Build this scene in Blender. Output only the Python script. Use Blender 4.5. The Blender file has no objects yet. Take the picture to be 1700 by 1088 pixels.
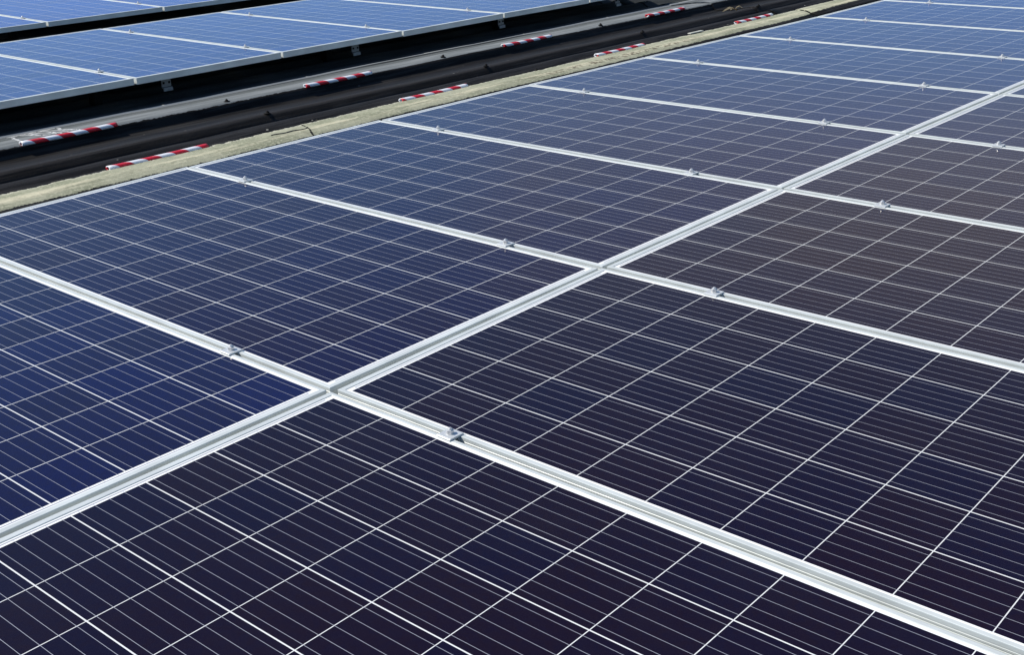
import bpy, bmesh, math, random
from mathutils import Vector, Matrix, Euler
random.seed(7)
R = math.radians
C = bpy.context.scene
COL = C.collection

# ------------------------------------------------------------------ camera
cam = bpy.data.cameras.new("camera")
cam.sensor_width = 36.0
cam.lens = 42.6085
cam.clip_start = 0.05
cam.clip_end = 500
camo = bpy.data.objects.new("camera", cam)
COL.objects.link(camo)
rot = Matrix(((0.651706, 0.29667, -0.698044), (-0.758041, 0.223765, -0.61262), (-0.025548, 0.928394, 0.370717)))
camo.matrix_world = Matrix.Translation((-1.58957, -1.93765, 1.12141)) @ rot.to_4x4()
C.camera = camo

# ------------------------------------------------------------------ sky, sun, exposure
SUN_AZ, SUN_EL = R(-36), R(46)          # azimuth clockwise from +Y
w = bpy.data.worlds.new("World")
C.world = w
w.use_nodes = True
wn, wl = w.node_tree.nodes, w.node_tree.links
sky = wn.new("ShaderNodeTexSky")
sky.sky_type = 'NISHITA'
sky.sun_disc = False
sky.sun_elevation = SUN_EL
sky.sun_rotation = SUN_AZ
sky.dust_density = 0.3
sky.ozone_density = 6.0
# a soft bank of grey-white cloud to the right (+X), thin veils elsewhere
tc = wn.new("ShaderNodeTexCoord")
sep = wn.new("ShaderNodeSeparateXYZ"); wl.new(tc.outputs["Generated"], sep.inputs[0])
def wmap(v, a, b):
    x = wn.new("ShaderNodeMapRange"); x.interpolation_type = 'SMOOTHSTEP'
    wl.new(v, x.inputs[0]); x.inputs[1].default_value = a; x.inputs[2].default_value = b
    return x.outputs[0]
def wmath(op, a, b):
    x = wn.new("ShaderNodeMath"); x.operation = op
    for k, v in enumerate((a, b)):
        if hasattr(v, 'is_output'):
            wl.new(v, x.inputs[k])
        else:
            x.inputs[k].default_value = v
    return x.outputs[0]
dt = wn.new("ShaderNodeVectorMath"); dt.operation = 'DOT_PRODUCT'
wl.new(tc.outputs["Generated"], dt.inputs[0]); dt.inputs[1].default_value = (0.925, 0.270, 0.265)
cn = wn.new("ShaderNodeTexNoise"); wl.new(tc.outputs["Generated"], cn.inputs["Vector"])
cn.inputs["Scale"].default_value = 3.0; cn.inputs["Detail"].default_value = 6.0; cn.inputs["Roughness"].default_value = 0.55
edge = wmath('ADD', dt.outputs["Value"], wmath('MULTIPLY', wmath('SUBTRACT', cn.outputs[0], 0.5), 0.22))
bank = wmath('MULTIPLY', wmap(edge, 0.87, 0.995), wmath('SUBTRACT', 0.85, wmap(sep.outputs[2], 0.30, 0.46)))
bank = wmath('MAXIMUM', wmath('MULTIPLY', bank, wmap(sep.outputs[2], 0.11, 0.25)), 0.0)
cmix = wn.new("ShaderNodeMix"); cmix.data_type = 'RGBA'
wl.new(bank, cmix.inputs[0]); wl.new(sky.outputs[0], cmix.inputs[6]); cmix.inputs[7].default_value = (3.3, 3.15, 3.15, 1.0)
wl.new(cmix.outputs[2], wn["Background"].inputs[0])
wn["Background"].inputs[1].default_value = 0.112
sl = bpy.data.lights.new("sun", 'SUN')
sl.energy = 5.0
sl.angle = R(0.53)
sl.color = (1.0, 0.955, 0.88)
so = bpy.data.objects.new("sun", sl)
COL.objects.link(so)
sd = Vector((math.sin(SUN_AZ)*math.cos(SUN_EL), math.cos(SUN_AZ)*math.cos(SUN_EL), math.sin(SUN_EL)))
so.rotation_euler = sd.to_track_quat('Z', 'Y').to_euler()
C.view_settings.view_transform = 'Standard'
C.view_settings.look = 'None'
C.view_settings.exposure = 0.06
C.view_settings.gamma = 1.0

# ------------------------------------------------------------------ helpers
class NT:
    def __init__(self, name):
        self.m = bpy.data.materials.new(name)
        self.m.use_nodes = True
        self.t = self.m.node_tree
        self.n, self.l = self.t.nodes, self.t.links
        self.b = self.n["Principled BSDF"]
    def link(self, a, b):
        if hasattr(a, 'is_output'):
            self.l.new(a, b)
        else:
            b.default_value = a
    def math(self, op, a, b=0.0, c=0.0, clamp=False):
        x = self.n.new("ShaderNodeMath"); x.operation = op; x.use_clamp = clamp
        for k, v in enumerate((a, b, c)):
            self.link(v, x.inputs[k])
        return x.outputs[0]
    def mix(self, f, a, b):
        x = self.n.new("ShaderNodeMix"); x.data_type = 'RGBA'
        self.link(f, x.inputs[0])
        for v, s in ((a, x.inputs[6]), (b, x.inputs[7])):
            self.link(v if hasattr(v, 'is_output') else (*v, 1.0), s)
        return x.outputs[2]
    def mul(self, a, b):
        x = self.n.new("ShaderNodeMix"); x.data_type = 'RGBA'; x.blend_type = 'MULTIPLY'
        x.inputs[0].default_value = 1.0
        for v, s in ((a, x.inputs[6]), (b, x.inputs[7])):
            self.link(v if hasattr(v, 'is_output') else (*v, 1.0), s)
        return x.outputs[2]
    def obj_xyz(self):
        tc = self.n.new("ShaderNodeTexCoord")
        s = self.n.new("ShaderNodeSeparateXYZ")
        self.l.new(tc.outputs["Object"], s.inputs[0])
        return tc.outputs["Object"], s.outputs
    def mapped(self, vec, sc):
        x = self.n.new("ShaderNodeMapping")
        self.l.new(vec, x.inputs[0]); x.inputs[3].default_value = sc
        return x.outputs[0]
    def noise(self, vec, scale, detail=4.0, rough=0.55):
        x = self.n.new("ShaderNodeTexNoise")
        self.l.new(vec, x.inputs["Vector"])
        x.inputs["Scale"].default_value = scale
        x.inputs["Detail"].default_value = detail
        x.inputs["Roughness"].default_value = rough
        return x.outputs[0]
    def smooth(self, v, lo, hi):
        x = self.n.new("ShaderNodeMapRange"); x.interpolation_type = 'SMOOTHSTEP'
        self.link(v, x.inputs[0]); x.inputs[1].default_value = lo; x.inputs[2].default_value = hi
        return x.outputs[0]
    def bump(self, h, strength, dist=0.002):
        x = self.n.new("ShaderNodeBump"); x.inputs["Strength"].default_value = strength
        x.inputs["Distance"].default_value = dist
        self.l.new(h, x.inputs["Height"]); self.l.new(x.outputs[0], self.b.inputs["Normal"])
    def set(self, **k):
        names = dict(color="Base Color", rough="Roughness", metal="Metallic", ior="IOR", spec="Specular IOR Level", coat="Coat Weight", coatr="Coat Roughness")
        for a, v in k.items():
            s = self.b.inputs[names[a]]
            if a == 'color' and not hasattr(v, 'is_output'):
                v = (*v, 1.0)
            self.link(v, s)

def new_obj(name, bm, mat, parent=None, smooth=False):
    me = bpy.data.meshes.new(name)
    bmesh.ops.recalc_face_normals(bm, faces=bm.faces)
    bm.to_mesh(me); bm.free()
    if smooth:
        for p in me.polygons:
            p.use_smooth = True
    me.materials.append(mat)
    o = bpy.data.objects.new(name, me)
    COL.objects.link(o)
    if parent:
        o.parent = parent
    return o

def empty(name, loc=(0, 0, 0), rot=(0, 0, 0)):
    o = bpy.data.objects.new(name, None)
    o.empty_display_size = 0.05
    COL.objects.link(o)
    o.location = loc; o.rotation_euler = rot
    return o

def tag(o, label=None, cat=None, group=None, kind=None):
    for k, v in (("label", label), ("category", cat), ("group", group), ("kind", kind)):
        if v:
            o[k] = v
    return o

def copy_tree(o, parent=None):
    c = o.copy(); COL.objects.link(c)
    if parent:
        c.parent = parent
    for ch in list(o.children):
        if ch.parent == o:
            copy_tree(ch, c)
    return c

def box(bm, x0, x1, y0, y1, z0, z1, bevel=0.0):
    r = bmesh.ops.create_cube(bm, size=1.0)
    vs = r["verts"]
    bmesh.ops.scale(bm, vec=(x1-x0, y1-y0, z1-z0), verts=vs)
    bmesh.ops.translate(bm, vec=((x0+x1)/2, (y0+y1)/2, (z0+z1)/2), verts=vs)
    if bevel:
        es = list({e for v in vs for e in v.link_edges})
        bmesh.ops.bevel(bm, geom=es, offset=bevel, segments=2, affect='EDGES', profile=0.6)

def lathe(bm, prof, n=20, c=(0, 0, 0)):
    """prof: (radius, z) from bottom to top, closed on the axis"""
    rings = []
    for r, z in prof:
        if r < 1e-6:
            rings.append([bm.verts.new((c[0], c[1], c[2]+z))])
        else:
            rings.append([bm.verts.new((c[0]+r*math.cos(2*math.pi*k/n), c[1]+r*math.sin(2*math.pi*k/n), c[2]+z)) for k in range(n)])
    for a, b in zip(rings, rings[1:]):
        for k in range(n):
            k2 = (k+1) % n
            if len(a) == 1 and len(b) == 1:
                continue
            if len(a) == 1:
                bm.faces.new((a[0], b[k], b[k2]))
            elif len(b) == 1:
                bm.faces.new((a[k], a[k2], b[0]))
            else:
                bm.faces.new((a[k], a[k2], b[k2], b[k]))

def extrude_profile(bm, prof, axis, a0, a1):
    """closed polygon prof swept along 'x' (prof=(y,z)) or 'y' (prof=(x,z))"""
    def v(p, a):
        return bm.verts.new((a, p[0], p[1]) if axis == 'x' else (p[0], a, p[1]))
    A = [v(p, a0) for p in prof]; B = [v(p, a1) for p in prof]
    n = len(prof)
    for k in range(n):
        bm.faces.new((A[k], A[(k+1) % n], B[(k+1) % n], B[k]))
    bm.faces.new(A); bm.faces.new(list(reversed(B)))

# ------------------------------------------------------------------ materials
PW, PL = 0.992, 1.962            # module size
CU, CV, CELL = 0.15991, 0.15892, 0.15705

def mat_cells():
    t = NT("solar cells under glass")
    ob, xyz = t.obj_xyz()
    x, y = xyz[0], xyz[1]
    a = t.math('ADD', t.math('DIVIDE', x, CU), 3.0)
    b = t.math('ADD', t.math('DIVIDE', y, CV), 6.0)
    ia, ib = t.math('FLOOR', a), t.math('FLOOR', b)
    fu = t.math('MULTIPLY', t.math('SUBTRACT', t.math('FRACT', a), 0.5), CU)
    fv = t.math('MULTIPLY', t.math('SUBTRACT', t.math('FRACT', b), 0.5), CV)
    ina = t.math('LESS_THAN', t.math('ABSOLUTE', x), 3*CU - 0.0012)
    inb = t.math('LESS_THAN', t.math('ABSOLUTE', y), 6*CV - 0.0012)
    cu_ = t.math('LESS_THAN', t.math('ABSOLUTE', fu), CELL/2)
    cv_ = t.math('LESS_THAN', t.math('ABSOLUTE', fv), CELL/2)
    cell = t.math('MULTIPLY', t.math('MULTIPLY', ina, inb), t.math('MULTIPLY', cu_, cv_))
    # five busbar ribbons along the length, through the gaps between the cells
    q = t.math('FRACT', t.math('MULTIPLY', t.math('ADD', fu, CELL/2), 5/CELL))
    bb = t.math('LESS_THAN', t.math('ABSOLUTE', t.math('SUBTRACT', q, 0.5)), 0.00046*5/CELL)
    bb = t.math('MULTIPLY', t.math('MULTIPLY', bb, cu_), t.math('MULTIPLY', ina, t.math('LESS_THAN', t.math('ABSOLUTE', y), 6*CV + 0.006)))
    # cross ribbons in the end margins
    ay = t.math('ABSOLUTE', y)
    rib = t.math('MULTIPLY', t.math('GREATER_THAN', ay, 6*CV + 0.0045), t.math('LESS_THAN', ay, 6*CV + 0.0085))
    rib = t.math('MULTIPLY', rib, t.math('LESS_THAN', t.math('ABSOLUTE', x), 3*CU - 0.018))
    # pair gaps in the cross ribbon
    pg = t.math('FRACT', t.math('DIVIDE', t.math('ADD', x, 3*CU + CU*0.0), 2*CU))
    rib = t.math('MULTIPLY', rib, t.math('GREATER_THAN', t.math('ABSOLUTE', t.math('SUBTRACT', pg, 0.5)), -1.0))
    metal = t.math('MAXIMUM', bb, rib)
    # cell colour : every cell its own tint, panel tone partly painted sky reflection
    oi = t.n.new("ShaderNodeObjectInfo")
    cb = t.n.new("ShaderNodeCombineXYZ")
    t.link(ia, cb.inputs[0]); t.link(ib, cb.inputs[1]); t.link(t.math('MULTIPLY', oi.outputs["Random"], 37.0), cb.inputs[2])
    wnz = t.n.new("ShaderNodeTexWhiteNoise"); t.link(cb.outputs[0], wnz.inputs[0])
    rnd = wnz.outputs[0]
    vor = t.n.new("ShaderNodeTexVoronoi"); t.l.new(ob, vor.inputs["Vector"]); vor.inputs["Scale"].default_value = 95.0
    grain = t.n.new("ShaderNodeSeparateColor"); t.l.new(vor.outputs["Color"], grain.inputs[0])
    g = grain.outputs[0]
    k = t.math('ADD', t.math('MULTIPLY', rnd, 0.66), t.math('MULTIPLY', g, 0.34))
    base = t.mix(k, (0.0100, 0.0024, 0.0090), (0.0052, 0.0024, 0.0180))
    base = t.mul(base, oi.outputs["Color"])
    # fine contact fingers, 1.9 mm apart, across the ribbons
    fg = t.math('LESS_THAN', t.math('FRACT', t.math('DIVIDE', y, 0.0019)), 0.05)
    base = t.mix(t.math('MULTIPLY', fg, 0.08), base, (0.35, 0.36, 0.40))
    col = t.mix(cell, t.mix(t.math('MULTIPLY', ina, inb), (0.86, 0.865, 0.83), (0.74, 0.745, 0.72)), base)
    col = t.mix(metal, col, (0.35, 0.36, 0.40))
    # a film of dust, a few specks
    n1 = t.noise(ob, 3.0, 6.0, 0.62)
    dust = t.math('MULTIPLY', t.smooth(n1, 0.42, 0.80), 0.005)
    vs = t.n.new("ShaderNodeTexVoronoi"); t.l.new(ob, vs.inputs["Vector"]); vs.inputs["Scale"].default_value = 9.0
    vs.inputs["Randomness"].default_value = 1.0
    sc = t.n.new("ShaderNodeSeparateColor"); t.l.new(vs.outputs["Color"], sc.inputs[0])
    sp = t.math('MULTIPLY', t.math('LESS_THAN', vs.outputs["Distance"], 0.016), t.math('GREATER_THAN', sc.outputs[1], 0.72))
    dust = t.math('ADD', dust, t.math('MULTIPLY', sp, 0.35))
    col = t.mix(dust, col, (0.55, 0.54, 0.52))
    t.set(color=col, rough=t.math('ADD', 0.085, t.math('MULTIPLY', n1, 0.07)), ior=1.29)
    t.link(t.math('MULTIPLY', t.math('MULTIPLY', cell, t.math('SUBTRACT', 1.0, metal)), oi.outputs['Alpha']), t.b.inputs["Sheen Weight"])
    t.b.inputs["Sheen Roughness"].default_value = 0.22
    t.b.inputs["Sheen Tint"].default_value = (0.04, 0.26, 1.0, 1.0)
    return t.m

def mat_alu(name, base, rough=0.38, metal=0.3, streak=0.06):
    t = NT(name)
    ob, _ = t.obj_xyz()
    n = t.noise(ob, 6.0, 5.0, 0.6)
    f = t.noise(t.mapped(ob, (1, 1, 60)), 3.0, 3.0)
    d = tuple(c*(1-streak*2.2) for c in base)
    t.set(color=t.mix(t.smooth(n, 0.3, 0.75), d, base), rough=t.math('ADD', rough-0.06, t.math('MULTIPLY', f, 0.14)), metal=metal)
    return t.m

def mat_tube():
    t = NT("red and white spiral foam")
    ob, xyz = t.obj_xyz()
    oi = t.n.new("ShaderNodeObjectInfo")
    sc = t.n.new("ShaderNodeSeparateColor"); t.l.new(oi.outputs["Color"], sc.inputs[0])
    th = t.math('ARCTAN2', xyz[1], xyz[2])        # 0 on top
    ph = t.math('ADD', t.math('ADD', xyz[0], t.math('MULTIPLY', th, 0.017)), t.math('MULTIPLY', sc.outputs[0], 1.0))
    red = t.math('LESS_THAN', t.math('FRACT', t.math('DIVIDE', t.math('ADD', ph, 13.9), 0.139)), 0.5)
    n = t.noise(ob, 40.0, 4.0)
    c = t.mix(red, (0.82, 0.83, 0.85), (0.62, 0.012, 0.026))
    c = t.mix(t.math('MULTIPLY', t.smooth(n, 0.5, 0.8), 0.16), c, (0.30, 0.29, 0.26))
    t.set(color=c, rough=0.42)
    return t.m

def mat_roof():
    t = NT("coated corrugated roof sheet")
    ob, xyz = t.obj_xyz()
    X, Y = xyz[0], xyz[1]
    n_edge = t.noise(t.mapped(ob, (1.0, 0.25, 0.2)), 26.0, 7.0, 0.78)
    n_big = t.noise(ob, 3.2, 5.0, 0.6)
    n_fine = t.noise(ob, 70.0, 5.0, 0.65)
    n_str = t.noise(t.mapped(ob, (0.35, 3.0, 1.0)), 7.0, 5.0, 0.65)
    n_blk = t.noise(t.mapped(ob, (1.6, 1.0, 1.0)), 26.0, 4.0, 0.75)
    jag = t.math('MULTIPLY', t.math('SUBTRACT', n_edge, 0.5), 0.22)
    Yj = t.math('ADD', Y, jag)
    # black bitumen coating
    blk = t.mix(t.smooth(n_str, 0.42, 0.62), (0.0055, 0.0049, 0.0044), (0.0165, 0.0155, 0.0145))
    blk = t.mix(t.math('MULTIPLY', t.smooth(n_fine, 0.60, 0.74), 0.30), blk, (0.040, 0.039, 0.038))
    n_rdg = t.noise(t.mapped(ob, (0.25, 14.0, 3.0)), 5.0, 4.0, 0.7)
    blk = t.mix(t.math('MULTIPLY', t.smooth(n_rdg, 0.50, 0.62), 0.65), blk, (0.034, 0.033, 0.032))
    # dusty tops of the ribs
    def band(v, a, b, s=0.02):
        return t.math('MULTIPLY', t.smooth(v, a-s, a+s), t.math('SUBTRACT', 1.0, t.smooth(v, b-s, b+s)))
    crest = t.math('MAXIMUM', band(Y, 2.985, 3.12, 0.03), t.math('MULTIPLY', band(Y, 2.86, 2.92, 0.02), 0.5))
    crest = t.math('MULTIPLY', crest, t.math('ADD', 0.45, t.math('MULTIPLY', n_str, 0.75)))
    blk = t.mix(t.math('MULTIPLY', crest, 0.55), blk, (0.033, 0.0295, 0.027))
    # white droppings / flakes
    vor = t.n.new("ShaderNodeTexVoronoi"); t.l.new(t.mapped(ob, (1.0, 1.6, 1.0)), vor.inputs["Vector"]); vor.inputs["Scale"].default_value = 13.0
    sc = t.n.new("ShaderNodeSeparateColor"); t.l.new(vor.outputs["Color"], sc.inputs[0])
    rad = t.math('MULTIPLY', t.math('SUBTRACT', sc.outputs[1], 0.60), 0.26)
    spk = t.math('LESS_THAN', t.math('ADD', vor.outputs["Distance"], t.math('MULTIPLY', t.math('SUBTRACT', n_fine, 0.5), 0.10)), rad)
    blk = t.mix(t.math('MULTIPLY', spk, t.math('ADD', 0.15, t.math('MULTIPLY', sc.outputs[0], 0.5))), blk, (0.50, 0.48, 0.42))
    # lichen covered cement : pale yellow green with darker blotches
    lic = t.mix(t.smooth(n_big, 0.42, 0.58), (0.225, 0.235, 0.160), (0.315, 0.318, 0.228))
    lic = t.mix(t.smooth(n_fine, 0.48, 0.64), lic, (0.40, 0.395, 0.285))
    lic = t.mix(t.math('MULTIPLY', band(Y, 2.43, 2.49, 0.035), t.math('MULTIPLY', t.smooth(n_str, 0.43, 0.55), 0.85)), lic, (0.60, 0.56, 0.40))
    st = t.math('MULTIPLY', t.smooth(n_blk, 0.49, 0.55), band(Y, 2.41, 2.475, 0.02))
    st = t.math('MULTIPLY', st, t.math('ADD', 0.16, t.math('MULTIPLY', band(X, 3.75, 5.2, 0.45), 0.80)))
    lic = t.mix(t.math('MULTIPLY', t.smooth(t.noise(ob, 15.0, 6.0, 0.7), 0.54, 0.64), 0.24), lic, (0.150, 0.150, 0.110))
    lic = t.mix(st, lic, (0.075, 0.054, 0.038))
    cx = t.math('SUBTRACT', t.math('SUBTRACT', X, 2.055), t.math('MULTIPLY', t.math('SUBTRACT', Y, 2.52), 0.55))
    cx = t.math('ADD', cx, t.math('MULTIPLY', t.math('SUBTRACT', n_edge, 0.5), 0.05))
    crk = t.math('MULTIPLY', t.math('LESS_THAN', t.math('ABSOLUTE', cx), 0.0045), t.math('LESS_THAN', Y, 2.62))
    c2 = t.math('SUBTRACT', X, t.math('ADD', 6.925, t.math('MULTIPLY', t.math('SUBTRACT', Y, 2.55), 0.9)))
    c2 = t.math('MULTIPLY', t.math('LESS_THAN', c2, 0.003), t.math('GREATER_THAN', c2, -0.009))
    crk = t.math('MAXIMUM', crk, c2)
    lic = t.mix(crk, lic, (0.012, 0.012, 0.012))
    lic = t.mix(t.math('MULTIPLY', t.math('GREATER_THAN', Yj, 2.612), 0.75), lic, (0.56, 0.54, 0.43))
    # grey cement
    gr = t.mix(t.smooth(n_str, 0.42, 0.60), (0.078, 0.087, 0.087), (0.112, 0.122, 0.123))
    gr = t.mix(band(Y, 3.36, 3.60, 0.012), gr, t.mix(t.smooth(n_str, 0.40, 0.60), (0.135, 0.148, 0.150), (0.195, 0.208, 0.210)))
    gr = t.mix(t.math('MULTIPLY', t.smooth(n_fine, 0.54, 0.68), 0.16), gr, (0.36, 0.36, 0.35))
    is_l = t.math('MULTIPLY', t.math('GREATER_THAN', t.math('SUBTRACT', Y, t.math('ADD', t.math('MULTIPLY', jag, 0.25), t.math('MULTIPLY', t.smooth(X, 6.2, 7.4), 0.045))), 2.372), t.math('LESS_THAN', Yj, 2.628))
    is_g = t.math('GREATER_THAN', t.math('ADD', Y, t.math('MULTIPLY', jag, 0.10)), 3.404)
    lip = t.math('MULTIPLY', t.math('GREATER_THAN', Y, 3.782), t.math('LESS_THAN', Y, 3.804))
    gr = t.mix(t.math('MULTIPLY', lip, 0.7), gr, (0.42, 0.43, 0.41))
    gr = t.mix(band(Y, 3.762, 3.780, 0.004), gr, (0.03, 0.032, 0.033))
    gr = t.mix(t.math('GREATER_THAN', Y, 3.806), gr, t.mul(gr, (0.42, 0.42, 0.41)))  # painted shade: grey darkened beyond the lip, below the blue row
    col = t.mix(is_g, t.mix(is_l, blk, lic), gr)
    rough = t.math('ADD', 0.62, t.math('MULTIPLY', t.math('MAXIMUM', is_l, is_g), 0.35))
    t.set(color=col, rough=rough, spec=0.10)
    h = t.math('MULTIPLY', t.math('ADD', t.math('MULTIPLY', n_fine, 0.6), t.math('ADD', t.math('MULTIPLY', n_blk, 0.6), t.math('MULTIPLY', n_rdg, 1.2))), t.math('SUBTRACT', 1.0, t.math('MULTIPLY', is_g, 0.7)))
    t.bump(h, 0.6, 0.004)
    return t.m

def mat_plain(name, c, rough=0.5, metal=0.0, var=0.25, sc=30.0, spec=0.5):
    t = NT(name)
    ob, _ = t.obj_xyz()
    n = t.noise(ob, sc, 4.0)
    t.set(color=t.mix(t.smooth(n, 0.3, 0.7), tuple(v*(1-var) for v in c), c), rough=rough, metal=metal, spec=spec)
    return t.m

M_CELL = mat_cells()
M_FRAME = mat_alu("anodised aluminium frame", (0.70, 0.735, 0.71), 0.38, 0.15, 0.09)
M_CLAMP = mat_alu("anodised aluminium clamp", (0.66, 0.68, 0.68), 0.34, 0.3)
M_STEEL = mat_plain("stainless steel", (0.80, 0.78, 0.75), 0.30, 0.6, 0.15)
M_GALV = mat_plain("galvanised steel", (0.46, 0.47, 0.47), 0.45, 0.5, 0.3)
M_BRK = mat_plain("weathered bracket steel", (0.20, 0.21, 0.21), 0.55, 0.3, 0.3)
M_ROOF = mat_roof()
M_TUBE = mat_tube()
M_BOLT = mat_plain("bitumen covered bolt", (0.008, 0.0078, 0.0078), 0.7, 0.0, 0.4, 30.0, 0.12)
M_LEAF = mat_plain("dry leaf", (0.50, 0.42, 0.27), 0.8, 0.0, 0.5)
M_FLAKE = mat_plain("pale cement flake", (0.52, 0.52, 0.45), 0.8, 0.0, 0.2)
M_LIME = mat_plain("dried white lime", (0.60, 0.61, 0.60), 0.9, 0.0, 0.4, 60.0, 0.1)
M_CRACK = mat_plain("black bitumen dribble", (0.012, 0.012, 0.012), 0.6, 0.0, 0.2)

# ------------------------------------------------------------------ roof sheet (the ground of this scene)
PROF = [(2.240, -.168), (2.300, -.163), (2.322, -.150), (2.338, -.112), (2.360, -.103), (2.400, -.095), (2.450, -.091), (2.500, -.094),
        (2.560, -.101), (2.610, -.108), (2.640, -.1125), (2.662, -.118), (2.682, -.132), (2.706, -.153), (2.760, -.162), (2.815, -.160), (2.845, -.148),
        (2.880, -.140), (2.915, -.144), (2.945, -.156), (2.968, -.162), (2.985, -.154), (2.998, -.130), (3.020, -.122), (3.060, -.126),
        (3.120, -.138), (3.200, -.152), (3.280, -.162), (3.345, -.166), (3.375, -.158), (3.392, -.126), (3.404, -.114), (3.440, -.113),
        (3.520, -.119), (3.600, -.126), (3.606, -.128), (3.700, -.140), (3.768, -.151), (3.782, -.153), (3.785, -.146), (3.802, -.145), (3.806, -.154)]
def roof_prof():
    pts = []
    y = -5.0
    while y < 2.23:
        pts.append((y, -.168 + .018*math.sin((y-2.24)*2*math.pi/0.245)))
        y += 0.03
    pts += PROF
    y = 3.845
    while y < 14.0:
        pts.append((y, -.165 + .018*math.sin((y-3.80)*2*math.pi/0.245)))
        y += 0.03
    return pts
def build_roof():
    bm = bmesh.new()
    pr = roof_prof()
    sheets = [(-9.0, 7.20, 0.0), (6.885, 24.0, 0.006)]
    for si, (xa, xb, dz) in enumerate(sheets):
        n = max(8, int((xb-xa)/0.16))
        rows = []
        for k in range(n+1):
            row = []
            for (y, z) in pr:
                x = xa + (xb-xa)*k/n
                if k == 0 and si:
                    x += 0.020*math.sin(y*9+si) + 0.012*math.sin(y*31) + (0.9*(y-2.55)+.055 if 2.36 < y < 2.66 else (0.16 if y > 2.66 else -0.1))
                wob = 0.0014*math.sin(x*2.3+y*3.1) + 0.0007*math.sin(x*7.7-y*5.0) + 0.0004*math.sin(x*17.0+y*2.0)
                row.append(bm.verts.new((x, y + 0.004*math.sin(x*1.1+si) + 0.001*math.sin(x*6.1), z + wob + dz)))
            rows.append(row)
        for a, b in zip(rows, rows[1:]):
            for k in range(len(pr)-1):
                bm.faces.new((a[k], b[k], b[k+1], a[k+1]))
        if si:   # cut edge of the overlapping sheet
            low = [bm.verts.new((v.co.x, v.co.y, v.co.z-0.0075)) for v in rows[0]]
            for k in range(len(pr)-1):
                bm.faces.new((rows[0][k], rows[0][k+1], low[k+1], low[k]))
    o = new_obj("roof", bm, M_ROOF, smooth=True)
    for p in o.data.polygons:
        if abs(p.normal.x) > 0.7:
            p.use_smooth = False
    tag(o, kind="structure")
    return o
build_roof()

# ------------------------------------------------------------------ solar panels
LIP = 0.0017
def frame_bm():
    bm = bmesh.new()
    # cross section (inset from the outer edge, height): anodised extrusion with a raised lip over the glass
    pr = [(0.0, -.0335), (0.0, -.0150), (0.0007, -.0146), (0.0007, -.0128), (0.0, -.0124), (0.0, -.0100+.0012), (0.0005, -.0084), (0.0005, -.0074), (0.0, -.0070),
          (0.0, LIP-.0009), (0.0003, LIP-.0003), (0.0010, LIP), (0.0098, LIP), (0.0104, LIP-.0004), (0.0106, -.0002),
          (0.0106, -.0045), (0.0016, -.0045), (0.0016, -.0315), (0.0240, -.0315), (0.0240, -.0335)]
    hx, hy = PW/2, PL/2
    corner = []
    for sx, sy in ((1, 1), (-1, 1), (-1, -1), (1, -1)):
        corner.append([bm.verts.new((sx*(hx-d), sy*(hy-(d+.0038 if .009 < d < .011 else d)), z)) for d, z in pr])
    n = len(pr)
    for c in range(4):
        A, B = corner[c], corner[(c+1) % 4]
        for k in range(n):
            bm.faces.new((A[k], B[k], B[(k+1) % n], A[(k+1) % n]))
    return bm
def glass_bm():
    bm = bmesh.new()
    box(bm, -PW/2+.0022, PW/2-.0022, -PL/2+.0022, PL/2-.0022, -.0042, 0.0)
    return bm
def make_panel():
    r = empty("solar_panel")
    new_obj("frame", frame_bm(), M_FRAME, r)
    new_obj("glass_sheet", glass_bm(), M_CELL, r)
    return r

MAIN = {
    (-2,-1):(-1.5127,0.9903,-0.0043,0.00295,0.00078,-0.00160),
    (-2,0):(-1.5163,-0.9852,-0.0089,0.00167,0.00089,-0.00186),
    (-1,-1):(-0.5027,0.9894,-0.0034,0.00297,-0.00249,-0.00229),
    (-1,0):(-0.5066,-0.9879,-0.0080,0.00166,-0.00274,-0.00171),
    (0,-1):(0.5042,0.9872,0.0024,0.00228,-0.00968,-0.00557),
    (0,0):(0.5054,-0.9914,0.0007,0.00062,-0.01239,0.00162),
    (1,-1):(1.5115,0.9836,0.0081,0.00090,-0.00284,-0.00031),
    (1,0):(1.5170,-0.9900,0.0082,0.00059,-0.00350,0.00225),
    (2,-1):(2.5241,0.9817,0.0086,-0.00050,0.00145,0.00080),
    (2,0):(2.5263,-0.9900,0.0090,0.00039,0.00148,0.00138),
    (3,-1):(3.5337,0.9874,0.0055,-0.00164,0.00456,0.00093),
    (3,0):(3.5357,-0.9876,0.0064,0.00052,0.00395,0.00130),
    (4,-1):(4.5440,0.9892,-0.0007,-0.00219,0.00735,-0.00039),
    (4,0):(4.5450,-0.9860,0.0009,0.00048,0.00691,0.00102),
    (5,-1):(5.5537,0.9892,-0.0062,-0.00238,0.00315,0.00006),
    (5,0):(5.5547,-0.9852,-0.0042,0.00040,0.00301,0.00076),
    (6,-1):(6.5635,0.9891,-0.0064,-0.00234,-0.00274,0.0),
    (7,-1):(7.5734,0.9890,-0.0043,-0.00225,-0.00139,-0.00005),
    (8,-1):(8.5832,0.9889,-0.0034,-0.00220,-0.00042,-0.00005)}
PITCH = 1.00985
R2X, R2Y = 2.0476, 3.9075
R3X, R3Y = 3.0969, 6.668
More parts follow.
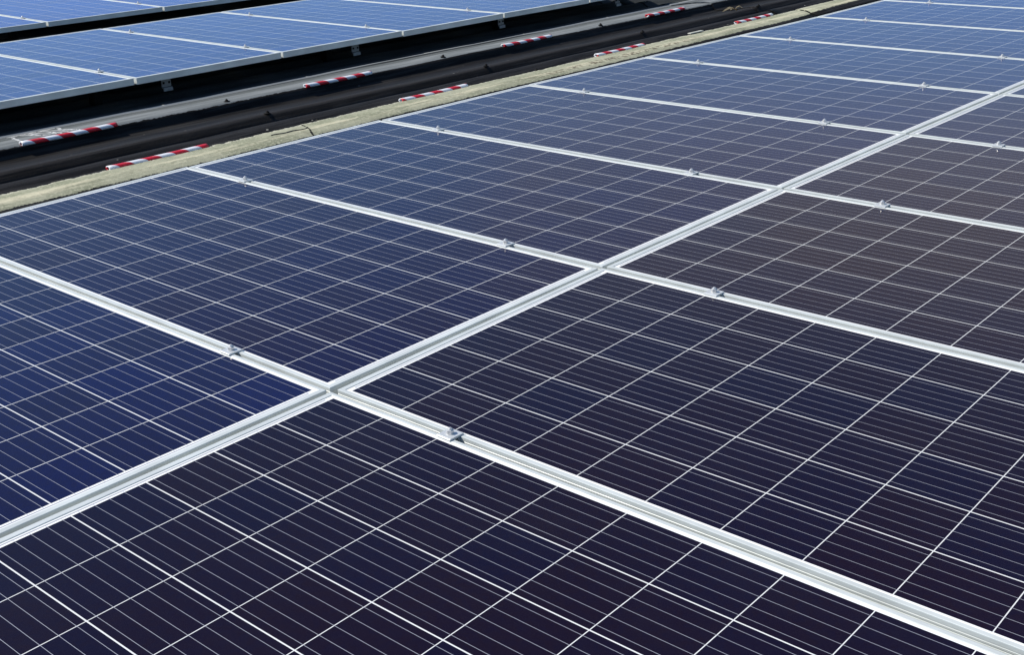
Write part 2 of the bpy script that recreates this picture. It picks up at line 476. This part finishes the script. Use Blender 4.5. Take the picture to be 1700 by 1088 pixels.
LAB = {
    ('a',-1,-1): "noticeably bluer solar panel at the left edge, below the nearest long white seam",
    ('a',0,-1): "dark navy solar panel with its far corner beside the nearest striped tube on pale strip",
    ('a',1,-1): "navy solar panel reaching from the photo's centre up to the cracked pale strip",
    ('a',2,-1): "slate blue solar panel beside the second striped tube of the pale strip",
    ('a',3,-1): "blue solar panel whose far edge runs below the third striped tube on pale strip",
    ('a',4,-1): "blue solar panel just past the third striped tube of the pale strip",
    ('a',5,-1): "pale blue solar panel next to the farthest striped tube on the pale strip",
    ('a',6,-1): "pale blue solar panel second down at the right edge, below the corner sliver",
    ('a',7,-1): "pale blue sliver of solar panel in the top right corner",
    ('a',-1,0): "almost black solar panel along the bottom edge, nearest to the camera",
    ('a',0,0): "large almost black solar panel filling the lower right of the photo",
    ('a',1,0): "dark grey purple solar panel at the right edge, third up from the bottom right corner",
    ('a',2,0): "grey solar panel at the right edge just right of the third cross joint",
    ('a',3,0): "small grey triangle of solar panel at the right edge between the two farthest cross joints",
    ('a',4,0): "tiny corner of grey solar panel at the right edge beyond the farthest cross joint",
    ('b',-1,0): "bright blue solar panel cut by the left edge in the first row across the walkway",
    ('b',0,0): "bright blue solar panel behind the leftmost bracket, first row across the walkway",
    ('b',1,0): "bright blue solar panel above the second bracket, middle of the first row across the walkway",
    ('b',2,0): "bright blue solar panel above the third bracket, cut by the top edge",
    ('b',3,0): "small blue wedge of solar panel farthest along the row across the walkway",
    ('c',-1,0): "light blue solar panel in the extreme top left corner of the photo",
    ('c',0,0): "light blue solar panel second from the left in the rearmost row",
    ('c',1,0): "light blue wedge of solar panel, rightmost in the rearmost row",
    ('a',-2,-1): "solar panel of the second row beyond the left edge of the photo",
    ('a',-2,0): "solar panel of the nearest row beyond the left edge of the photo",
    ('a',8,-1): "solar panel of the second row beyond the right edge of the photo",
    ('a',5,0): "solar panel of the nearest row beyond the right edge of the photo",
    ('b',-2,0): "solar panel across the walkway beyond the left edge of the photo",
    ('b',4,0): "solar panel across the walkway beyond the top edge of the photo",
    ('c',-2,0): "solar panel of the rearmost row beyond the left edge of the photo",
    ('c',2,0): "solar panel of the rearmost row beyond the top edge of the photo"}
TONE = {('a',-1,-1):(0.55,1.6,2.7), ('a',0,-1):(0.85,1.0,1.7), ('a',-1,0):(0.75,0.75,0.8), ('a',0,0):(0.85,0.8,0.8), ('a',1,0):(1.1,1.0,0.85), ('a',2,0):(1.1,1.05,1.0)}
proto = make_panel()
first = [True]
def put_panel(key, loc, rot):
    if first[0]:
        o = proto; first[0] = False
    else:
        o = copy_tree(proto)
    o.location = loc; o.rotation_euler = rot
    grp = {'a': "panels of the large array in front", 'b': "panels of the first row across the walkway", 'c': "panels of the rearmost row"}[key[0]]
    tag(o, LAB[key], "solar panel", grp)
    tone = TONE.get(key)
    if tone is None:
        tone = (0.85, 1.05, 1.7) if key[0] == 'a' else ((2.2, 12.5, 7.0) if key[0] == 'b' else (6.0, 22.0, 11.0))  # rows across the walkway bluer and lighter: grazing sky reflection put into the tone
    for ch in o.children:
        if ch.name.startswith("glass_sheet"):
            ch.color = (*tone, {'a': (0.20, 0.22, 0.22, 0.29, 0.39, 0.49, 0.58, 0.66, 0.74, 0.80, 0.80)[key[1]+2] * (1.0 if key[2] else 0.7), 'b': 0.74, 'c': 1.0}[key[0]])  # sheen raised with distance, standing in for sky reflection at grazing view
    return o
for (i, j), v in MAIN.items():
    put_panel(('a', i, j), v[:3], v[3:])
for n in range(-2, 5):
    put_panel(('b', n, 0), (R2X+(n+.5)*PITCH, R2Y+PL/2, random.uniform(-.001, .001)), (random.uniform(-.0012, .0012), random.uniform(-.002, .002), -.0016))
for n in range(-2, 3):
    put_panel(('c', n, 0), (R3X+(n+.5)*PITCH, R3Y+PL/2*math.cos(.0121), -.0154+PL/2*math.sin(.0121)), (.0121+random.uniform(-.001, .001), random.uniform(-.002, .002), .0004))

# ------------------------------------------------------------------ mounting rails below the panels, on feet
def make_rail(x0, x1, y, z):
    r = empty("mounting_rail", (x0, y, z-0.04))
    bm = bmesh.new()
    L = x1-x0
    pr = [(-.02, 0), (.02, 0), (.02, .040), (.007, .040), (.007, .030), (-.007, .030), (-.007, .040), (-.02, .040)]
    extrude_profile(bm, pr, 'x', 0, L)
    new_obj("rail_profile", bm, M_GALV, r)
    k = 0.3
    while k < L:
        bm = bmesh.new()
        box(bm, k-.025, k+.025, -.03, .03, -.085, 0.0, .002)
        new_obj("foot", bm, M_BOLT, r)
        k += 1.7
    return r
RAILS = [(-2.3, 6.2, -0.98+0.620, "nearest", 'a'), (-2.3, 6.2, -0.98-0.620, "outermost near", 'a'), (-2.3, 9.3, 0.99-0.625, "inner second row", 'a'), (-2.3, 9.3, 0.99+0.625, "pale strip side", 'a'),
         (0.0, 7.0, R2Y+PL*.18, "walkway side", 'b'), (0.0, 7.0, R2Y+PL*.82, "rear side", 'b'), (1.0, 6.2, R3Y+PL*.18, "front side rearmost", 'c'), (1.0, 6.2, R3Y+PL*.82, "back side rearmost", 'c')]
for x0, x1, y, nm, g in RAILS:
    o = make_rail(x0, x1, y, -0.050 if g != 'c' else -0.052)
    tag(o, {"nearest": "metal rail hidden below the nearest panels along their clamps by the cross joints",
            "outermost near": "metal rail hidden below the outer end of the nearest panels",
            "inner second row": "metal rail hidden below the second row on the side of the cross joints",
            "pale strip side": "metal rail hidden below the second row on the pale strip side",
            "walkway side": "metal rail in the dark below the blue row, near the walkway",
            "rear side": "metal rail in the dark below the far side of the blue row",
            "front side rearmost": "metal rail below the front of the rearmost row",
            "back side rearmost": "metal rail below the back of the rearmost row"}[nm], "rail", "rails carrying the panels")

# ------------------------------------------------------------------ mid clamps
def make_clamp():
    r = empty("panel_clamp")
    bm = bmesh.new()
    # hat section: wings on the two frames, web going down into the gap
    wz = 0.0002
    pr = [(-.0225, wz), (-.0225, wz+.0026), (-.0200, wz+.0044), (.0200, wz+.0044), (.0225, wz+.0026), (.0225, wz), (.0083, wz), (.0083, -.026), (.0060, -.026), (.0060, wz-.0008), (-.0060, wz-.0008), (-.0060, -.026), (-.0083, -.026), (-.0083, wz)]
    extrude_profile(bm, pr, 'y', -.020, .020)
    new_obj("plate", bm, M_CLAMP, r)
    bm = bmesh.new()
    top = wz+.0044
    lathe(bm, [(0, top), (.0092, top), (.0092, top+.0016), (.0, top+.0016)], 24)      # washer
    lathe(bm, [(0, -.03), (.0032, -.03), (.0052, top+.0120), (.0044, top+.0145), (.0024, top+.0158), (0, top+.0162)], 16)  # shank
    b = new_obj("bolt", bm, M_STEEL, r)
    bm = bmesh.new()
    lathe(bm, [(.0, top+.0016), (.0082, top+.0016), (.0086, top+.0024), (.0086, top+.0094), (.0070, top+.0110), (.0, top+.0110)], 6)
    new_obj("nut", bm, M_STEEL, b)
    return r
cproto = make_clamp()
cfirst = [True]
def put_clamp(loc, rz, rxy, label, group):
    if cfirst[0]:
        o = cproto; cfirst[0] = False
    else:
        o = copy_tree(cproto)
    o.location = loc
    o.rotation_euler = (rxy[0], rxy[1], rz)
    o.scale = (.94, .94, .86)
    tag(o, label, "clamp", group)
def surf(i, j, lx, ly):
    x, y, z, rx, ry, rz = MAIN[(i, j)]
    p = Euler((rx, ry, rz)).to_matrix() @ Vector((lx, ly, 0)) + Vector((x, y, z))
    return p
ORD = ["nearest", "second", "third", "fourth", "fifth", "sixth", "seventh", "farthest"]
for k in range(0, 8):
    for t, nm in ((.82, 'far'), (.18, 'near')):
        if (k == 0 and t == .82) or (k >= 6 and t == .18):
            continue
        ly = -PL/2 + t*PL
        a, b = surf(k-1, -1, PW/2+.009, ly), surf(k, -1, -PW/2-.009, ly)
        p = (a+b)/2; p.z += LIP+.0002
        if nm == 'far':
            lab = "small bolted aluminium clamp on the %s long seam, by the pale strip" % ORD[k]
        else:
            lab = "small bolted aluminium clamp on the %s long seam, just above its cross joint" % ORD[k]
        put_clamp(p, MAIN[(k, -1)][5] + random.uniform(-.05, .05), (0, (b.z-a.z)/.02*-.5 if abs(b.z-a.z) < .004 else 0), lab, "clamps on the second row seams")
for k in range(0, 4):
    ly = PL/2 - .182*PL
    a, b = surf(k-1, 0, PW/2+.009, ly), surf(k, 0, -PW/2-.009, ly)
    p = (a+b)/2; p.z += LIP+.0002
    put_clamp(p, random.uniform(-.05, .05), (0, 0), "small aluminium clamp with bolt just below the %s cross joint, between two near row panels" % (["nearest", "second", "third", "farthest"][k]), "clamps on the near row seams")
for n, t, lab in ((0, .18, "aluminium clamp at the front end of the leftmost seam in the blue walkway row"),
                  (1, .18, "aluminium clamp at the front end of the second seam in the blue walkway row"),
                  (1, .82, "aluminium clamp toward the back of the second seam of the blue row across the walkway"),
                  (2, .18, "aluminium clamp at the front end of the third seam in the blue walkway row"),
                  (2, .82, "aluminium clamp toward the back of the third seam of the blue row across the walkway"),
                  (3, .18, "aluminium clamp at the front end of the farthest seam in the blue walkway row")):
    put_clamp(Vector((R2X+n*PITCH+.0016*PL*t, R2Y+PL*t, LIP+.001)), random.uniform(-.05, .05), (0, 0), lab, "clamps on the seams across the walkway")
for n, lab in ((0, "tiny aluminium clamp on the left seam of the rearmost row"), (1, "tiny aluminium clamp on the right seam of the rearmost row, at the top edge")):
    put_clamp(Vector((R3X+n*PITCH, R3Y+PL*.18, -.0154+PL*.18*.0121+LIP+.001)), 0, (0.0121, 0), lab, "clamps on the rearmost row")

# ------------------------------------------------------------------ striped foam tubes on the ridges
def make_tube():
    bm = bmesh.new()
    L, ro, n, m = 0.50, 0.0175, 28, 30
    rings = []
    for k in range(m+1):
        x = L*k/m
        dz = -0.002*math.sin(math.pi*k/m)
        rings.append([bm.verts.new((x, ro*math.cos(2*math.pi*q/n), 0.66*ro*math.sin(2*math.pi*q/n)+dz)) for q in range(n)])
    for a, b in zip(rings, rings[1:]):
        for q in range(n):
            bm.faces.new((a[q], a[(q+1) % n], b[(q+1) % n], b[q]))
    # hollow ends
    for ring, s in ((rings[0], 1), (rings[-1], -1)):
        inner = [bm.verts.new((v.co.x, v.co.y*.55, v.co.z*.55)) for v in ring]
        deep = [bm.verts.new((v.co.x+s*.03, v.co.y*.55, v.co.z*.55)) for v in ring]
        for q in range(n):
            q2 = (q+1) % n
            bm.faces.new((ring[q], ring[q2], inner[q2], inner[q]))
            bm.faces.new((inner[q], inner[q2], deep[q2], deep[q]))
        bm.faces.new(deep)
    return new_obj("striped_tube", bm, M_TUBE, smooth=True)
tube = make_tube()
TUBES = [(1.066, 2.634, -.107, 0.119, 'n', "nearest red and white striped tube on the pale strip, red at its right end"),
         (2.792, 2.634, -.106, 0.069, 'n', "second red and white striped tube along the pale strip, white at its right end"),
         (4.478, 2.634, -.106, 0.089, 'n', "third red and white striped tube along the pale strip"),
         (6.133, 2.634, -.104, 0.049, 'n', "farthest red and white striped tube on the pale strip, beside the sheet joint"),
         (1.095, 3.408, -.1095, 0.109, 'f', "nearest red and white striped tube on the grey ridge, beside the white scrawl"),
         (2.800, 3.408, -.1095, 0.075, 'f', "red and white striped tube second along the grey ridge, red at its left end"),
         (4.487, 3.408, -.1095, 0.076, 'f', "red and white striped tube third along the grey ridge"),
         (6.138, 3.408, -.1045, 0.020, 'f', "farthest red and white striped tube on the grey ridge")]
for n, (x, y, z, ph, g, lab) in enumerate(TUBES):
    o = tube if n == 0 else tube.copy()
    if n:
        COL.objects.link(o)
    o.location = (x, y, z)
    o.rotation_euler = (0, 0, random.uniform(-.008, .008))
    o.color = (ph, 0, 0, 1)
    tag(o, lab, "striped tube", "striped tubes on the pale strip" if g == 'n' else "striped tubes on the grey ridge")

# ------------------------------------------------------------------ brackets below the front edge of the blue row
def make_bracket():
    r = empty("rail_bracket")
    bm = bmesh.new()
    # L shaped: upright plate then a lip toward the walkway
    pr = [(0.0, 0.030), (0.0, 0.004), (-.014, -.014), (-.014, -.018), (.002, -.018), (.005, 0.0), (.005, 0.030)]
    extrude_profile(bm, [(0.0, 0.044), (0.0, -.004), (.0045, -.004), (.0045, 0.044)], 'x', -.030, .030)
    new_obj("plate", bm, M_BRK, r)
    bm = bmesh.new()
    extrude_profile(bm, [(-.013, -.026), (-.011, -.0065), (.0045, -.0065), (.0045, -.011), (-.007, -.011), (-.0085, -.026)], 'x', -.029, .031)
    new_obj("lip", bm, M_BRK, r)
    for s in (-1, 1):
        bm = bmesh.new()
        lathe(bm, [(0, 0), (.0065, 0), (.0065, .004), (.0035, .0042), (.0035, .008), (0, .0085)], 6)
        bmesh.ops.rotate(bm, verts=bm.verts, cent=(0, 0, 0), matrix=Matrix.Rotation(R(90), 3, 'X'))
        bmesh.ops.translate(bm, verts=bm.verts, vec=(s*.018, 0, .019))
        new_obj("bolt", bm, M_BOLT, r)
    return r
bproto = make_bracket()
for n, (x, lab) in enumerate(((2.262, "leftmost metal bracket with two bolts below the front edge of the blue row"),
                              (3.678, "second metal bracket from the left below the front edge of the blue row"),
                              (5.088, "third metal bracket from the left below the front edge of the blue row"),
                              (6.506, "farthest metal bracket below the front edge of the blue row, at the top edge"))):
    o = bproto if n == 0 else copy_tree(bproto)
    o.location = (x, R2Y+.040, -.079)
    tag(o, lab, "bracket", "brackets below the blue row")

# ------------------------------------------------------------------ roof bolts
def make_rbolt():
    bm = bmesh.new()
    lathe(bm, [(0, 0), (.024, 0), (.025, .005), (.016, .010), (.0125, .011), (.0125, .020), (.009, .0235), (.0055, .0235), (.0055, .029), (0, .030)], 12)
    for v in bm.verts:
        v.co.x += 0.0016*math.sin(v.co.z*300+v.co.y*200); v.co.y += 0.0016*math.cos(v.co.z*260)
    return new_obj("roof_bolt", bm, M_BOLT, smooth=True)
rb = make_rbolt()
BOLTS = [(2.279, 3.432, -.114, "black roof bolt on the grey ridge between the first and second striped tubes"),
         (3.939, 3.428, -.109, "black roof bolt on the grey ridge between the second and third striped tubes"),
         (5.576, 3.421, -.109, "black roof bolt on the grey ridge between the third and farthest striped tubes"),
         (7.256, 3.425, -.104, "black roof bolt on the grey ridge at the top edge of the photo"),
         (2.222, 3.020, -.119, "black roof bolt on the middle black rib, nearest of those on it"),
         (3.876, 3.010, -.119, "black roof bolt on the middle black rib, second along it"),
         (5.506, 3.005, -.119, "black roof bolt on the middle black rib, third along it"),
         (7.089, 3.005, -.114, "farthest black roof bolt on the middle black rib, past the dry leaves"),
         (2.238, 2.652, -.119, "black roof bolt at the ragged pale edge by the crack"),
         (3.916, 2.648, -.119, "black roof bolt at the ragged pale edge before the third striped tube"),
         (6.697, 2.645, -.113, "small roof bolt just past the end of the farthest tube on the pale strip")]
for n, (x, y, z, lab) in enumerate(BOLTS):
    o = rb if n == 0 else rb.copy()
    if n:
        COL.objects.link(o)
    o.location = (x, y, z-.001)
    o.rotation_euler = (random.uniform(-.12, .12), random.uniform(-.12, .12), random.uniform(0, 6))
    o.scale = (.72, .72, .55)
    tag(o, lab, "roof bolt", "roof bolts of the walkway")

# ------------------------------------------------------------------ dry leaves, flake, dribbles
def leaf(L, wd, curl, seed):
    rnd = random.Random(seed)
    bm = bmesh.new()
    n = 9
    rows = []
    for k in range(n+1):
        u = k/n
        wv = wd*math.sin(math.pi*min(1, u*0.96+.03))**0.8*(1+rnd.uniform(-.15, .15))
        cz = curl*math.sin(u*math.pi*1.3)
        cy = 0.25*wd*math.sin(u*5+seed)
        rows.append([bm.verts.new((u*L, cy+s*wv, .002+cz+abs(s)*wv*.55)) for s in (-1, -.45, 0, .45, 1)])
    for a, b in zip(rows, rows[1:]):
        for q in range(4):
            bm.faces.new((a[q], b[q], b[q+1], a[q+1]))
    bmesh.ops.solidify(bm, geom=bm.faces[:], thickness=.0012)
    return new_obj("dry_leaf", bm, M_LEAF, smooth=True)
for n, (x, y, z, rz, L, wd, curl, lab) in enumerate(((6.76, 3.13, -.131, -0.25, .19, .016, .020, "long cream dry leaf lying on the black walkway near the top edge"),
                                                    (6.94, 3.17, -.140, .5, .09, .014, .012, "short curled dry leaf behind the long cream leaf"),
                                                    (7.06, 3.20, -.146, -.9, .08, .012, .016, "small dark dry leaf farthest along the black walkway"))):
    o = leaf(L, wd, curl, n+3)
    o.location = (x, y, z); o.rotation_euler = (0.2, 0, rz)
    tag(o, lab, "dry leaf", "dry leaves on the walkway")
bm = bmesh.new()
box(bm, -.075, .075, -.018, .018, 0, .006, .0015)
for v in bm.verts:
    v.co.y += .006*math.sin(v.co.x*60); v.co.x += .01*math.sin(v.co.y*90)
o = new_obj("cement_flake", bm, M_FLAKE)
o.location = (5.59, 2.625, -.104); o.rotation_euler = (-.12, 0, .03)
tag(o, "flat pale flake lying at the ragged edge before the farthest tube", "flake")

def dribble(pts, wd, lab):
    bm = bmesh.new()
    vs = []
    for k, (x, y, z) in enumerate(pts):
        u = k/(len(pts)-1)
        ww = wd*(0.35+math.sin(math.pi*u)*.65)
        a, b = pts[max(0, k-1)], pts[min(len(pts)-1, k+1)]
        d = Vector((b[0]-a[0], b[1]-a[1], 0)).normalized(); nn = Vector((-d.y, d.x, 0))*ww
        vs.append([bm.verts.new((x+nn.x, y+nn.y, z)), bm.verts.new((x+nn.x*.5, y+nn.y*.5, z+.003)), bm.verts.new((x-nn.x*.5, y-nn.y*.5, z+.003)), bm.verts.new((x-nn.x, y-nn.y, z))])
    for a, b in zip(vs, vs[1:]):
        for q in range(3):
            bm.faces.new((a[q], b[q], b[q+1], a[q+1]))
        bm.faces.new((a[3], b[3], b[0], a[0]))
    bm.faces.new(vs[0]); bm.faces.new(list(reversed(vs[-1])))
    o = new_obj("bitumen_dribble", bm, M_CRACK)
    tag(o, lab, "dribble", "bitumen dribbles on the pale strip")
def rz_(y):
    for (a, za), (b, zb) in zip(PROF, PROF[1:]):
        if a <= y <= b:
            return za+(zb-za)*(y-a)/(b-a)
    return -.16
dribble([(1.83+.02*k, 2.500-.0020*k+.006*math.sin(k*1.3), rz_(2.49)+.001) for k in range(11)], .006, "thin black dribble running along the pale strip beside the crack")

# white lime scrawl on the grey strip
bm = bmesh.new()
rs = random.Random(5)
def stroke(pts, wd):
    n = 14
    vs = []
    P = [Vector((a, b, 0)) for a, b in pts]
    L = len(P)-1
    q = []
    for k in range(n+1):
        u = k/n*L; i0 = min(int(u), L-1); f = u-i0
        p = P[i0].lerp(P[i0+1], f)
        q.append(p + Vector((rs.uniform(-.004, .004), rs.uniform(-.010, .010), 0)))
    for k in range(n+1):
        d = (q[min(n, k+1)]-q[max(0, k-1)]).normalized(); nn = Vector((-d.y, d.x, 0))*wd*rs.uniform(.7, 1.9)
        z = rz_(q[k].y)+.0016
        vs.append([bm.verts.new((q[k].x+nn.x, q[k].y+nn.y, z)), bm.verts.new((q[k].x, q[k].y, z+.0012)), bm.verts.new((q[k].x-nn.x, q[k].y-nn.y, z))])
    for a, b in zip(vs, vs[1:]):
        for m in range(2):
            bm.faces.new((a[m], b[m], b[m+1], a[m+1]))
for pts, wd in (([(1.140, 3.50), (1.165, 3.60), (1.215, 3.72)], .0042), ([(1.135, 3.49), (1.160, 3.475)], .008), ([(1.260, 3.73), (1.275, 3.55), (1.300, 3.50)], .0040),
                ([(1.300, 3.72), (1.330, 3.62), (1.330, 3.50)], .0038), ([(1.345, 3.60), (1.352, 3.49)], .005), ([(1.370, 3.75), (1.395, 3.62), (1.390, 3.50)], .0040),
                ([(1.425, 3.63), (1.475, 3.76)], .0036), ([(1.420, 3.66), (1.428, 3.52), (1.44, 3.47)], .0042), ([(1.20, 3.755), (1.28, 3.770), (1.36, 3.762)], .006), ([(1.38, 3.768), (1.47, 3.775)], .004), ([(1.27, 3.64), (1.31, 3.66)], .005)):
    stroke(pts, wd)
o = new_obj("lime_scrawl", bm, M_LIME, smooth=True)
tag(o, "white lime scrawl dried on the grey strip behind the nearest grey ridge tube", "stain")
print("done")
